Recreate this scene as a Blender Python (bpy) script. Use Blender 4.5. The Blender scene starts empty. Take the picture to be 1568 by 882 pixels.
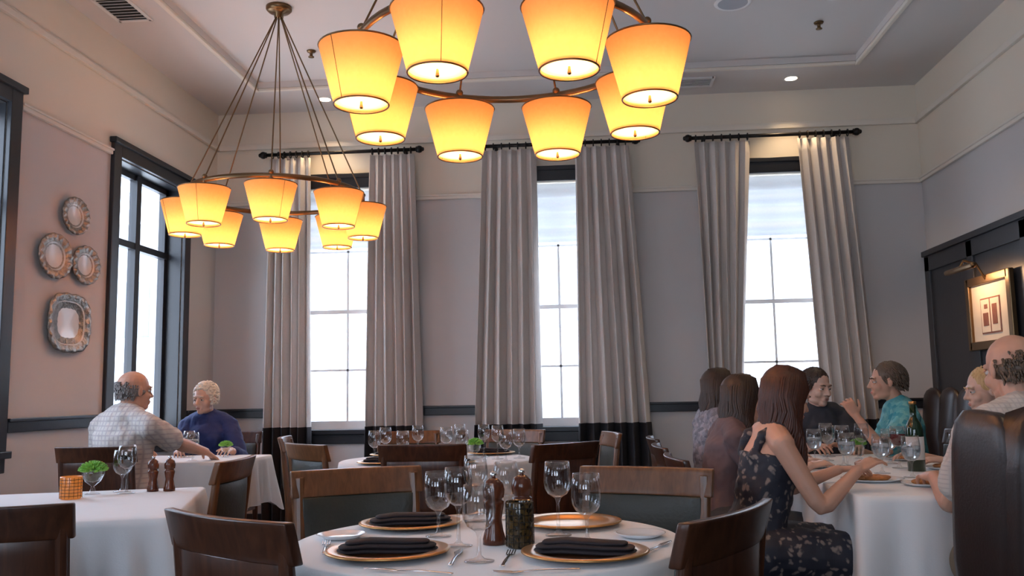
import bpy, bmesh, math, random
from mathutils import Vector, Matrix, Euler
random.seed(7)
V=Vector
SC=bpy.context.scene
XL,XR,YB,YF,ZC=-3.264,2.846,7.6,-2.6,3.67
ZP,ZU,ZW,ZR=2.84,3.35,2.2,1.0

# ------------------------------------------------------------ materials
def mat(name,col,rough=.6,metal=0,var=.08,scale=8,bump=0,bscale=None,spec=.5,sheen=0,emis=None,estr=0,trans=0,ior=1.45,coat=0):
    m=bpy.data.materials.new(name);m.use_nodes=True
    n=m.node_tree.nodes;l=m.node_tree.links;b=n['Principled BSDF']
    tc=n.new('ShaderNodeTexCoord');ns=n.new('ShaderNodeTexNoise');ns.inputs['Scale'].default_value=scale;ns.inputs['Detail'].default_value=4
    l.new(tc.outputs['Object'],ns.inputs['Vector'])
    mx=n.new('ShaderNodeMix');mx.data_type='RGBA'
    mx.inputs[6].default_value=[max(0,x*(1-var)) for x in col]+[1]
    mx.inputs[7].default_value=[min(1,x*(1+var)) for x in col]+[1]
    l.new(ns.outputs['Fac'],mx.inputs[0]);l.new(mx.outputs[2],b.inputs['Base Color'])
    b.inputs['Roughness'].default_value=rough;b.inputs['Metallic'].default_value=metal
    b.inputs['Specular IOR Level'].default_value=spec
    if sheen:b.inputs['Sheen Weight'].default_value=sheen
    if coat:b.inputs['Coat Weight'].default_value=coat
    if trans:
        b.inputs['Transmission Weight'].default_value=trans;b.inputs['IOR'].default_value=ior
    if emis:
        b.inputs['Emission Color'].default_value=list(emis)+[1];b.inputs['Emission Strength'].default_value=estr
    if bump:
        n2=n.new('ShaderNodeTexNoise');n2.inputs['Scale'].default_value=bscale or scale*6;n2.inputs['Detail'].default_value=5
        l.new(tc.outputs['Object'],n2.inputs['Vector'])
        bp=n.new('ShaderNodeBump');bp.inputs['Strength'].default_value=bump;bp.inputs['Distance'].default_value=.01
        l.new(n2.outputs['Fac'],bp.inputs['Height']);l.new(bp.outputs[0],b.inputs['Normal'])
    return m
def wood(name,c1,c2,rough=.35,scale=3):
    m=mat(name,c1,rough);n=m.node_tree.nodes;l=m.node_tree.links;b=n['Principled BSDF']
    tc=n.new('ShaderNodeTexCoord');mp=n.new('ShaderNodeMapping');mp.inputs['Scale'].default_value=(14,14,1.5)
    ns=n.new('ShaderNodeTexNoise');ns.inputs['Scale'].default_value=scale;ns.inputs['Detail'].default_value=6;ns.inputs['Distortion'].default_value=1.2
    rp=n.new('ShaderNodeValToRGB');rp.color_ramp.elements[0].color=list(c1)+[1];rp.color_ramp.elements[1].color=list(c2)+[1]
    rp.color_ramp.elements[0].position=.3;rp.color_ramp.elements[1].position=.7
    l.new(tc.outputs['Object'],mp.inputs[0]);l.new(mp.outputs[0],ns.inputs['Vector']);l.new(ns.outputs['Fac'],rp.inputs[0]);l.new(rp.outputs[0],b.inputs['Base Color'])
    return m
M={}
M['wall']=mat('wall_paint',(.57,.54,.53),.85,var=.03,scale=1.5,bump=.06,bscale=120)
M['wallup']=mat('upper_wall_paint',(.76,.68,.57),.85,var=.03,scale=1.5,bump=.05,bscale=120)
M['ceil']=mat('ceiling_paint',(.64,.60,.58),.9,var=.02,scale=2)
M['trimw']=mat('trim_cream',(.76,.69,.60),.6,var=.02)
M['dark']=mat('dark_painted_wood',(.016,.017,.022),.35,var=.15,scale=5,bump=.05)
M['pan']=mat('dark_wainscot',(.034,.033,.038),.4,var=.12,scale=5,bump=.05)
M['floor']=wood('floor_wood',(.04,.022,.012),(.08,.045,.022),.35,2)
M['wood']=wood('chair_wood',(.030,.010,.005),(.075,.026,.012),.3)
M['woodo']=wood('chair_wood_light',(.085,.032,.012),(.17,.068,.026),.32)
M['green']=mat('chair_upholstery',(.026,.026,.019),.45,var=.2,scale=10,bump=.15,bscale=90)
M['leather']=mat('brown_leather',(.022,.012,.010),.36,var=.25,scale=7,bump=.07,bscale=120)
M['cloth']=mat('white_tablecloth',(.76,.75,.75),.8,var=.02,scale=4,bump=.08,bscale=200,sheen=.2)
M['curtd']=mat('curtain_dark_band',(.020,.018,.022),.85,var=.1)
M['rod']=mat('rod_iron',(.018,.015,.014),.4,metal=.6)
M['bronze']=mat('chandelier_bronze',(.20,.12,.06),.35,metal=.9)
M['silver']=mat('pewter',(.34,.31,.28),.32,metal=1,var=.7,scale=45,bump=.8,bscale=60)
M['gold']=mat('charger_gold',(.55,.30,.11),.3,metal=.9,var=.15)
M['chin']=mat('charger_brown',(.13,.05,.025),.35,metal=.3)
M['chsil']=mat('charger_pale_rim',(.52,.36,.22),.32,metal=.8)
M['napk']=mat('napkin_dark',(.016,.010,.013),.8,bump=.2)
M['china']=mat('china_white',(.75,.75,.76),.15)
M['steel']=mat('cutlery_steel',(.7,.7,.72),.18,metal=1)
M['mill']=wood('mill_wood',(.07,.016,.008),(.14,.04,.016),.2,4)
M['skin']=mat('skin_fair',(.62,.38,.29),.5,var=.06,scale=20)
M['skinr']=mat('skin_ruddy',(.54,.29,.20),.5,var=.08,scale=20)
M['lip']=mat('lips',(.42,.17,.14),.5)
M['eyew']=mat('eye_white',(.55,.53,.51),.2);M['iris']=mat('iris',(.05,.03,.02),.1)
M['brow']=mat('eyebrow_hair',(.08,.045,.03),.8)
M['white']=mat('white_plastic',(.75,.73,.72),.5);M['black']=mat('black_void',(.01,.01,.01),.8)
M['fac1']=mat('facade_render_wall',(.42,.42,.43),.9,var=.1,scale=1);M['fac2']=mat('facade_window_glass',(.20,.22,.24),.3)
M['leaf']=mat('succulent_green',(.22,.50,.08),.5,var=.3,scale=40)
M['wax']=mat('amber_glow',(.9,.4,.1),.5,emis=(1,.42,.08),estr=5)
M['bulb']=mat('bulb_glow',(1,.8,.5),.5,emis=(1,.72,.36),estr=10)
M['down']=mat('downlight_glow',(1,.9,.8),.5,emis=(1,.83,.62),estr=9)
M['bottle']=mat('bottle_glass',(.01,.03,.012),.08,var=.1,coat=.5)
M['food']=mat('food',(.45,.18,.06),.6,var=.6,scale=40,bump=.4)
M['plc']=mat('plate_center',(.66,.65,.64),.3,metal=.1,var=.05)
M['matb']=mat('picture_mount_board',(.66,.56,.44),.8);M['art']=mat('picture_print',(.22,.08,.05),.7,var=.3,scale=30)
def glassmat():
    m=bpy.data.materials.new('clear_glass');m.use_nodes=True;n=m.node_tree.nodes;l=m.node_tree.links
    n.remove(n['Principled BSDF']);o=n['Material Output']
    ge=n.new('ShaderNodeNewGeometry');dt=n.new('ShaderNodeVectorMath');dt.operation='DOT_PRODUCT';l.new(ge.outputs['Normal'],dt.inputs[0]);l.new(ge.outputs['Incoming'],dt.inputs[1])
    def mth(op,a,b=None,c=None):
        q=n.new('ShaderNodeMath');q.operation=op
        for i,x in enumerate((a,b,c)):
            if x is None:continue
            if isinstance(x,(int,float)):q.inputs[i].default_value=x
            else:l.new(x,q.inputs[i])
        return q.outputs[0]
    f=mth('POWER',mth('SUBTRACT',1,mth('ABSOLUTE',dt.outputs['Value'])),3.5)
    f=mth('MULTIPLY_ADD',f,.78,.075)
    ns=n.new('ShaderNodeTexNoise');ns.inputs['Scale'].default_value=3
    rp=n.new('ShaderNodeMapRange');rp.inputs[3].default_value=.91;rp.inputs[4].default_value=.97
    t=n.new('ShaderNodeBsdfTransparent');g=n.new('ShaderNodeBsdfGlossy');g.inputs['Roughness'].default_value=.03
    cc=n.new('ShaderNodeCombineColor');l.new(ns.outputs['Fac'],rp.inputs[0])
    for i in range(3):l.new(rp.outputs[0],cc.inputs[i])
    l.new(cc.outputs[0],t.inputs[0])
    mx=n.new('ShaderNodeMixShader');l.new(f,mx.inputs[0]);l.new(t.outputs[0],mx.inputs[1]);l.new(g.outputs[0],mx.inputs[2]);l.new(mx.outputs[0],o.inputs[0])
    return m
M['glass']=glassmat()
M['water']=mat('ice_water',(.80,.88,.95),.05,trans=.8,ior=1.33)
M['wine']=mat('red_wine',(.12,.01,.015),.05)
def thin(name,c1,c2,fac,scale,est=0,ecol=None):
    m=bpy.data.materials.new(name);m.use_nodes=True;n=m.node_tree.nodes;l=m.node_tree.links
    n.remove(n['Principled BSDF']);o=n['Material Output'];tc=n.new('ShaderNodeTexCoord')
    ns=n.new('ShaderNodeTexNoise');ns.inputs['Scale'].default_value=scale;ns.inputs['Detail'].default_value=3;l.new(tc.outputs['Object'],ns.inputs['Vector'])
    mx=n.new('ShaderNodeMix');mx.data_type='RGBA';mx.inputs[6].default_value=list(c1)+[1];mx.inputs[7].default_value=list(c2)+[1];l.new(ns.outputs['Fac'],mx.inputs[0])
    d=n.new('ShaderNodeBsdfDiffuse');t=n.new('ShaderNodeBsdfTranslucent');l.new(mx.outputs[2],d.inputs[0]);l.new(mx.outputs[2],t.inputs[0])
    s=n.new('ShaderNodeMixShader');s.inputs[0].default_value=fac;l.new(d.outputs[0],s.inputs[1]);l.new(t.outputs[0],s.inputs[2]);out=s
    if est:
        e=n.new('ShaderNodeEmission');e.inputs[1].default_value=est;e.inputs[0].default_value=list(ecol)+[1]
        a=n.new('ShaderNodeAddShader');l.new(s.outputs[0],a.inputs[0]);l.new(e.outputs[0],a.inputs[1]);out=a
    l.new(out.outputs[0],o.inputs[0]);return m
M['shade']=thin('lamp_shade_fabric',(.70,.34,.12),(.80,.41,.16),.46,60,.14,ecol=(1,.36,.08))
M['blind']=thin('roman_blind_fabric',(.66,.66,.66),(.72,.72,.72),.22,80)
M['curt']=thin('curtain_linen',(.66,.60,.56),(.74,.68,.64),.16,60)
def checkmat(name,c1,c2,scale,rough=.7,kind='plaid'):
    m=mat(name,c1,rough);n=m.node_tree.nodes;l=m.node_tree.links;b=n['Principled BSDF'];tc=n.new('ShaderNodeTexCoord')
    if kind=='plaid':
        fs=[]
        for d in ('X','Z'):
            w=n.new('ShaderNodeTexWave');w.bands_direction=d;w.inputs['Scale'].default_value=scale;l.new(tc.outputs['Object'],w.inputs['Vector'])
            p=n.new('ShaderNodeMath');p.operation='POWER';p.inputs[1].default_value=4;l.new(w.outputs['Fac'],p.inputs[0]);fs.append(p)
        a=n.new('ShaderNodeMath');a.operation='MAXIMUM';l.new(fs[0].outputs[0],a.inputs[0]);l.new(fs[1].outputs[0],a.inputs[1]);fac=a.outputs[0]
    elif kind=='floral':
        wn=n.new('ShaderNodeTexNoise');wn.inputs['Scale'].default_value=14;wn.inputs['Detail'].default_value=3;l.new(tc.outputs['Object'],wn.inputs['Vector'])
        va=n.new('ShaderNodeVectorMath');va.operation='MULTIPLY_ADD';va.inputs[1].default_value=(.09,.09,.09);l.new(wn.outputs['Color'],va.inputs[0]);l.new(tc.outputs['Object'],va.inputs[2])
        v=n.new('ShaderNodeTexVoronoi');v.inputs['Scale'].default_value=scale;l.new(va.outputs[0],v.inputs['Vector'])
        rp=n.new('ShaderNodeValToRGB');rp.color_ramp.elements[0].position=.22;rp.color_ramp.elements[1].position=.40
        rp.color_ramp.elements[0].color=(1,1,1,1);rp.color_ramp.elements[1].color=(0,0,0,1)
        l.new(v.outputs['Distance'],rp.inputs[0]);fac=rp.outputs[0]
    else:
        v=n.new('ShaderNodeTexVoronoi');v.inputs['Scale'].default_value=scale;l.new(tc.outputs['Object'],v.inputs['Vector'])
        s=n.new('ShaderNodeSeparateColor');l.new(v.outputs['Color'],s.inputs[0]);fac=s.outputs[0]
    mx=n.new('ShaderNodeMix');mx.data_type='RGBA';mx.inputs[6].default_value=list(c1)+[1];mx.inputs[7].default_value=list(c2)+[1]
    l.new(fac,mx.inputs[0]);l.new(mx.outputs[2],b.inputs['Base Color']);return m
M['plaid']=checkmat('plaid_shirt',(.58,.52,.47),(.42,.36,.35),12)
M['plaid2']=checkmat('checked_shirt_cream',(.55,.49,.44),(.44,.39,.36),22)
M['floral']=checkmat('floral_dress',(.014,.014,.024),(.20,.15,.13),34,kind='floral')
M['teal']=checkmat('teal_print_shirt',(.02,.24,.30),(.16,.42,.42),45,kind='vor')
M['grey']=checkmat('grey_patterned_top',(.12,.12,.15),(.30,.28,.32),60,kind='vor')
M['navy']=mat('navy_cardigan',(.012,.026,.12),.8,var=.2,bump=.2)
M['mauve']=mat('mauve_top',(.11,.07,.075),.8,var=.1)
M['blkshirt']=mat('dark_shirt',(.03,.03,.04),.8)
M['trous']=mat('dark_trousers',(.03,.032,.04),.8);M['khaki']=mat('khaki_trousers',(.25,.2,.15),.8)
M['mosaic']=checkmat('mosaic_glass',(.004,.004,.003),(.09,.05,.015),150,.12,kind='vor')
M['amosaic']=mat('amber_mosaic',(.26,.09,.03),.2,var=.9,scale=80,emis=(1,.32,.05),estr=.30)
def hairm(name,c1,c2):
    m=mat(name,c1,.5);n=m.node_tree.nodes;l=m.node_tree.links;b=n['Principled BSDF']
    tc=n.new('ShaderNodeTexCoord');mp=n.new('ShaderNodeMapping');mp.inputs['Scale'].default_value=(90,90,6)
    ns=n.new('ShaderNodeTexNoise');ns.inputs['Scale'].default_value=1.5;l.new(tc.outputs['Object'],mp.inputs[0]);l.new(mp.outputs[0],ns.inputs['Vector'])
    mx=n.new('ShaderNodeMix');mx.data_type='RGBA';mx.inputs[6].default_value=list(c1)+[1];mx.inputs[7].default_value=list(c2)+[1]
    l.new(ns.outputs['Fac'],mx.inputs[0]);l.new(mx.outputs[2],b.inputs['Base Color']);return m
M['hbrown']=hairm('hair_auburn',(.022,.006,.004),(.10,.028,.012))
M['hdark']=hairm('hair_dark_brown',(.012,.007,.005),(.05,.024,.014))
M['hwhite']=hairm('hair_white_blonde',(.50,.42,.34),(.80,.72,.60))
M['hgrey']=hairm('hair_grey',(.10,.085,.08),(.30,.26,.24))
M['hblond']=hairm('hair_blonde',(.36,.20,.08),(.68,.46,.22))
M['hmous']=hairm('hair_mousy',(.05,.03,.02),(.15,.10,.065))

# ------------------------------------------------------------ mesh builder
class MB:
    def __init__(s):s.v=[];s.f=[];s.m=[];s.sm=[]
    def add(s,vs,fs,mi=0,sm=True):
        o=len(s.v);s.v+= [tuple(x) for x in vs];s.f+=[tuple(i+o for i in f) for f in fs];s.m+=[mi]*len(fs);s.sm+=[sm]*len(fs)
    def box(s,c,d,R=None,mi=0):
        vs=[V((x*d[0]/2,y*d[1]/2,z*d[2]/2)) for x in(-1,1) for y in(-1,1) for z in(-1,1)]
        if R is not None:vs=[R@v for v in vs]
        vs=[v+V(c) for v in vs]
        s.add(vs,[(0,1,3,2),(4,6,7,5),(0,4,5,1),(2,3,7,6),(0,2,6,4),(1,5,7,3)],mi,False)
    def bx(s,x0,x1,y0,y1,z0,z1,mi=0):s.box(((x0+x1)/2,(y0+y1)/2,(z0+z1)/2),(abs(x1-x0),abs(y1-y0),abs(z1-z0)),None,mi)
    def ell(s,c,r,R=None,mi=0,seg=20,rg=12):
        vs=[];fs=[];c=V(c)
        if isinstance(r,(int,float)):r=(r,r,r)
        def T(p):
            p=V(p)
            return (R@p if R is not None else p)+c
        vs.append(T((0,0,r[2])))
        for i in range(1,rg):
            t=math.pi*i/rg
            for j in range(seg):
                a=2*math.pi*j/seg;vs.append(T((r[0]*math.sin(t)*math.cos(a),r[1]*math.sin(t)*math.sin(a),r[2]*math.cos(t))))
        vs.append(T((0,0,-r[2])));n=len(vs)
        for j in range(seg):
            k=(j+1)%seg;fs.append((0,1+j,1+k));fs.append((n-1,1+(rg-2)*seg+k,1+(rg-2)*seg+j))
            for i in range(rg-2):fs.append((1+i*seg+j,1+(i+1)*seg+j,1+(i+1)*seg+k,1+i*seg+k))
        s.add(vs,fs,mi)
    def tube(s,pts,rad,mi=0,seg=12,side=None,flat=False,sm=True):
        pts=[V(p) for p in pts];n=len(pts)
        if isinstance(rad,(int,float)):rad=[rad]*n
        rad=[(r,r) if isinstance(r,(int,float)) else r for r in rad]
        T=[]
        for i in range(n):
            t=pts[min(i+1,n-1)]-pts[max(i-1,0)]
            T.append(t.normalized() if t.length>1e-9 else V((0,0,1)))
        sd=V(side) if side is not None else (V((1,0,0)) if abs(T[0].x)<.8 else V((0,1,0)))
        rings=[]
        def ring(c,t,a,b):
            nonlocal sd
            q=sd-t*sd.dot(t)
            if q.length<1e-5:q=V((0,1,0))-t*t.y
            q.normalize()
            w=t.cross(q)
            rings.append([c+q*a*math.cos(2*math.pi*j/seg)+w*b*math.sin(2*math.pi*j/seg) for j in range(seg)])
            if side is None:sd=q
        if not flat:
            for ph in (75,45,20):
                k=math.radians(ph);ra=(rad[0][0]+rad[0][1])/2
                ring(pts[0]-T[0]*ra*math.sin(k)*.9,T[0],rad[0][0]*math.cos(k),rad[0][1]*math.cos(k))
        for p,t,r in zip(pts,T,rad):ring(p,t,*r)
        if not flat:
            for ph in (20,45,75):
                k=math.radians(ph);ra=(rad[-1][0]+rad[-1][1])/2
                ring(pts[-1]+T[-1]*ra*math.sin(k)*.9,T[-1],rad[-1][0]*math.cos(k),rad[-1][1]*math.cos(k))
        vs=[p for r in rings for p in r];fs=[]
        for i in range(len(rings)-1):
            for j in range(seg):
                k=(j+1)%seg;fs.append((i*seg+j,i*seg+k,(i+1)*seg+k,(i+1)*seg+j))
        fs.append(tuple(range(seg)));fs.append(tuple(reversed([(len(rings)-1)*seg+j for j in range(seg)])))
        s.add(vs,fs,mi,sm)
    def lathe(s,prof,c=(0,0,0),mi=0,seg=32,mis=None):
        vs=[];fs=[];n=len(prof);c=V(c)
        for r,z in prof:
            for j in range(seg):
                a=2*math.pi*j/seg;vs.append(c+V((r*math.cos(a),r*math.sin(a),z)))
        for i in range(n-1):
            for j in range(seg):
                k=(j+1)%seg;fs.append((i*seg+j,i*seg+k,(i+1)*seg+k,(i+1)*seg+j))
        s.add(vs,fs,mi)
        if mis:
            o=len(s.m)-len(fs)
            for i in range(n-1):
                for j in range(seg):s.m[o+i*seg+j]=mis[i]
    def mesh(s,name,mats,rec=True):
        me=bpy.data.meshes.new(name);me.from_pydata(s.v,[],s.f)
        for m in mats:me.materials.append(M[m] if isinstance(m,str) else m)
        for i,p in enumerate(me.polygons):p.material_index=s.m[i];p.use_smooth=s.sm[i]
        if rec:
            b=bmesh.new();b.from_mesh(me);bmesh.ops.recalc_face_normals(b,faces=b.faces);b.to_mesh(me);b.free()
        me.update();return me
    def obj(s,name,mats,parent=None,loc=(0,0,0),rz=0,bevel=0,rec=True):
        return mkobj(name,s.mesh(name,mats,rec),parent,loc,rz,bevel)
def mkobj(name,me,parent=None,loc=(0,0,0),rz=0,bevel=0):
    o=bpy.data.objects.new(name,me);SC.collection.objects.link(o);o.location=loc;o.rotation_euler=(0,0,rz)
    if parent:o.parent=parent
    if bevel:
        b=o.modifiers.new('bevel','BEVEL');b.width=bevel;b.segments=2;b.limit_method='ANGLE';b.angle_limit=math.radians(40)
    return o
def empty(name,loc=(0,0,0),rz=0):
    o=bpy.data.objects.new(name,None);SC.collection.objects.link(o);o.location=loc;o.rotation_euler=(0,0,rz);o.empty_display_size=.1;return o
def remeshed(mb,name,mats,parent,vox,disp=0,smooth=2,dsize=.08):
    me=mb.mesh(name+'_src',mats);o=bpy.data.objects.new('tmp',me);SC.collection.objects.link(o)
    r=o.modifiers.new('r','REMESH');r.mode='VOXEL';r.voxel_size=vox;r.use_smooth_shade=True
    if smooth:
        q=o.modifiers.new('s','SMOOTH');q.iterations=smooth;q.factor=.5
    if disp:
        t=bpy.data.textures.get('wr%.3f'%dsize) or bpy.data.textures.new('wr%.3f'%dsize,'CLOUDS');t.noise_scale=dsize
        d=o.modifiers.new('d','DISPLACE');d.texture=t;d.strength=disp;d.mid_level=.5;d.texture_coords='LOCAL'
    dg=bpy.context.evaluated_depsgraph_get();dg.update()
    nm=bpy.data.meshes.new_from_object(o.evaluated_get(dg));nm.name=name
    nm.materials.clear()
    for m in mats:nm.materials.append(M[m])
    for p in nm.polygons:p.use_smooth=True;p.material_index=0
    bpy.data.objects.remove(o);return mkobj(name,nm,parent)

# ------------------------------------------------------------ room shell
TH=.22
def shell(name,mats,fn,bevel=0):
    b=MB();fn(b);return b.obj(name,mats,bevel=bevel)
shell('floor',['floor'],lambda b:b.bx(XL-TH,XR+TH,YF-TH,YB+TH,-.1,0))
def ceil(b):
    b.bx(XL-TH,XR+TH,YF-TH,YB+TH,ZC+.05,ZC+.25)
    x0,x1,y0,y1=-2.65,2.17,-1.9,6.95
    b.bx(XL,x0,YF,YB,ZC,ZC+.06);b.bx(x1,XR,YF,YB,ZC,ZC+.06);b.bx(x0,x1,y1,YB,ZC,ZC+.06);b.bx(x0,x1,YF,y0,ZC,ZC+.06)
shell('ceiling',['ceil'],ceil)
def traymould(b):
    x0,x1,y0,y1=-2.65,2.17,-1.9,6.95;w=.035
    for a in ((x0-w,x0,y0-w,y1+w),(x1,x1+w,y0-w,y1+w),(x0,x1,y1,y1+w),(x0,x1,y0-w,y0)):b.bx(*a,ZC-.025,ZC-.0005)
shell('trim_ceiling_tray',['trimw'],traymould,.006)
BW=[-2.09,-.22,1.60];BH=.42;BZ0,BZ1=.84,2.95
def strips(b,lo,hi,ops,z0,z1,place):
    e=lo
    for a,c in ops:
        place(b,e,a,0,ZC+.05);place(b,a,c,0,z0);place(b,a,c,z1,ZC+.05);e=c
    place(b,e,hi,0,ZC+.05)
def two(place0):
    def f(b,a,c,z0,z1):
        if z1<=ZP:place0(b,a,c,z0,z1,0)
        elif z0>=ZP:place0(b,a,c,z0,z1,1)
        else:place0(b,a,c,z0,ZP,0);place0(b,a,c,ZP,z1,1)
    return f
def pb(b,a,c,z0,z1,mi):b.bx(a,c,YB,YB+TH,z0,z1,mi)
shell('wall_back',['wall','wallup'],lambda b:strips(b,XL-TH,XR+TH,[(c-BH,c+BH) for c in BW],BZ0,BZ1,two(pb)))
LW=[(-1.6,-.55),(1.3,2.33),(3.66,4.69),(5.91,6.94)]
LZ0,LZ1=.85,2.83
def pl(b,a,c,z0,z1,mi):b.bx(XL-TH,XL,a,c,z0,z1,mi)
shell('wall_left',['wall','wallup'],lambda b:strips(b,YF-TH,YB,LW,LZ0,LZ1,two(pl)))
def pr(b,a,c,z0,z1,mi):b.bx(XR,XR+TH,a,c,z0,z1,mi)
shell('wall_right',['wall','wallup'],lambda b:two(pr)(b,YF-TH,YB,0,ZC+.05))
RW_FILL=[(-2.5,-1.3),(-.6,.6)]  # unseen rear openings, added behind the camera to let in fill daylight
def pf(b,a,c,z0,z1,mi):b.bx(a,c,YF-TH,YF,z0,z1,mi)
shell('wall_front',['wall','wallup'],lambda b:strips(b,XL,XR,RW_FILL,LZ0,LZ1,two(pf)))
def hb(b,z0,z1,d,skip=()):
    def seg(lo,hi,ops):
        e=lo;r=[]
        for a,c in ops:r.append((e,a));e=c
        r.append((e,hi));return r
    k=.11
    for n in ('back','left','right','front'):
        if n in skip:continue
        if n=='back':
            for a,c in seg(XL,XR,[(q-BH-k,q+BH+k) for q in BW] if z0<3.0 else []):b.bx(a,c,YB-d,YB,z0,z1)
        if n=='left':
            for a,c in seg(YF,YB,[(p-k,q+k) for p,q in LW] if z0<2.9 else []):b.bx(XL,XL+d,a,c,z0,z1)
        if n=='front':
            for a,c in seg(XL,XR,[(p-k,q+k) for p,q in RW_FILL] if z0<2.9 else []):b.bx(a,c,YF,YF+d,z0,z1)
        if n=='right':b.bx(XR-d,XR,YF,YB,z0,z1)
shell('trim_picture_rail',['trimw'],lambda b:(hb(b,ZP-.02,ZP+.02,.025),hb(b,ZP+.005,ZP+.02,.035)),.004)
shell('trim_frieze',['trimw'],lambda b:(hb(b,ZU-.02,ZU+.02,.03),hb(b,ZU+.02,ZU+.035,.02)),.004)
shell('trim_chair_rail',['dark'],lambda b:(hb(b,ZR-.05,ZR+.03,.025,('right',)),hb(b,ZR+.01,ZR+.03,.04,('right',))),.004)
shell('baseboard_room',['dark'],lambda b:hb(b,0,.14,.02),.004)
def wains(b):
    d=.03;b.bx(XR-.012,XR,YF,YB,.14,ZW)
    b.bx(XR-.05,XR,YF,YB,ZW-.015,ZW+.03);b.bx(XR-d,XR,YF,YB,ZW-.14,ZW-.015);b.bx(XR-d,XR,YF,YB,.14,.3);b.bx(XR-d,XR,YF,YB,.95,1.05)
    y=YB
    while y>YF:
        b.bx(XR-d,XR,y-.1,y,.14,ZW-.02);y-=.82
shell('trim_wainscot_right',['pan'],wains,.004)
def backwin(i,c):
    e=empty('window_%d'%i,(c,YB,0));b=MB()
    k=.10
    b.bx(-BH-k,-BH,-.03,0,BZ0-.0,BZ1+.11);b.bx(BH,BH+k,-.03,0,BZ0,BZ1+.11);b.bx(-BH,BH,-.03,0,BZ1,BZ1+.11);b.bx(-BH-k-.02,BH+k+.02,-.04,0,BZ1+.09,BZ1+.13)
    b.bx(-BH-k-.02,BH+k+.02,-.05,.1,BZ0-.04,BZ0);b.bx(-BH-k,BH+k,-.025,0,BZ0-.12,BZ0-.04)
    b.obj('casing',['dark'],e,bevel=.004)
    b=MB();y0,y1=.10,.14
    b.bx(-BH,-BH+.045,y0,y1,BZ0,BZ1);b.bx(BH-.045,BH,y0,y1,BZ0,BZ1);b.bx(-BH,BH,y0,y1,BZ1-.05,BZ1);b.bx(-BH,BH,y0,y1,BZ0,BZ0+.07)
    b.bx(-BH,BH,y0,y1,1.845,1.88)
    b.bx(-.009,.009,y0+.01,y1-.01,BZ0,BZ1)
    for z in (1.35,2.4):b.bx(-BH,BH,y0+.01,y1-.01,z-.009,z+.009)
    b.obj('sash',['white'],e)
    b=MB();b.bx(-BH,BH,.118,.122,BZ0,BZ1);b.obj('pane',['glass'],e)
    b=MB();vs=[];fs=[];prof=[]
    z=BZ1-.01
    for q in range(4):
        for t in range(8):
            u=t/8;prof.append((.060-.040*math.sin(u*math.pi)*(1 if u<.85 else .4),z-u*.13))
        z-=.13
    prof.append((.055,z));n=len(prof)
    for x in (-BH+.02,BH-.02):
        for y,zz in prof:vs.append((x,y,zz))
    for t in range(n-1):fs.append((t,t+1,n+t+1,n+t))
    b.add(vs,fs,0,True);b.obj('roman_blind',['blind'],e,rec=False)
for i,c in enumerate(BW):backwin(i+1,c)
def sidewin(i,a,c,axis):
    if axis=='L':e=empty('window_%d'%i,(XL,(a+c)/2,0),math.pi/2)
    else:e=empty('window_%d'%i,((a+c)/2,YF,0),math.pi)
    h=(c-a)/2;k=.10;b=MB()
    b.bx(-h-k,-h,-.03,0,LZ0,LZ1+.10);b.bx(h,h+k,-.03,0,LZ0,LZ1+.10);b.bx(-h,h,-.03,0,LZ1,LZ1+.1);b.bx(-h-k-.02,h+k+.02,-.05,0,LZ1+.08,LZ1+.12)
    b.bx(-h-k-.02,h+k+.02,-.05,.12,LZ0-.04,LZ0);b.bx(-h-k,h+k,-.025,0,LZ0-.12,LZ0-.04)
    b.bx(-h,-h+.008,0,.2,LZ0,LZ1);b.bx(h-.008,h,0,.2,LZ0,LZ1);b.bx(-h,h,0,.2,LZ1-.008,LZ1)
    b.obj('casing',['dark'],e,bevel=.004)
    b=MB();y0,y1=.12,.165
    b.bx(-h,-h+.055,y0,y1,LZ0,LZ1);b.bx(h-.055,h,y0,y1,LZ0,LZ1);b.bx(-h,h,y0,y1,LZ1-.05,LZ1);b.bx(-h,h,y0,y1,LZ0,LZ0+.07)
    b.bx(-h,h,y0-.01,y1,2.25,2.30);b.bx(-.035,.035,y0-.015,y1,LZ0,LZ1)
    b.obj('sash',['dark'],e)
    b=MB();b.bx(-h,h,.140,.144,LZ0,LZ1);b.obj('pane',['glass'],e)
for i,(a,c) in enumerate(LW):sidewin(4+i,a,c,'L')
for i,(a,c) in enumerate(RW_FILL):sidewin(8+i,a,c,'F')  # added rear windows, only there for ambient fill
def facade(name,loc,rz,w,h):
    e=empty(name,loc,rz);b=MB();b.bx(-w/2,w/2,0,.3,-4,h);b.obj('facade',['fac1'],e)
    b=MB();x=-w/2+1
    while x<w/2-1:
        z=-3
        while z<h-2:
            b.bx(x,x+1,-.03,0,z,z+1.7,1);b.bx(x-.08,x+1.08,-.06,-.03,z-.1,z,0);z+=3
        x+=2.2
    b.obj('facade_windows',['fac1','fac2'],e)
facade('building_exterior',(1,26,0),0,50,6.5)
facade('building_exterior',(-20,4,0),math.pi/2,36,4)

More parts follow.
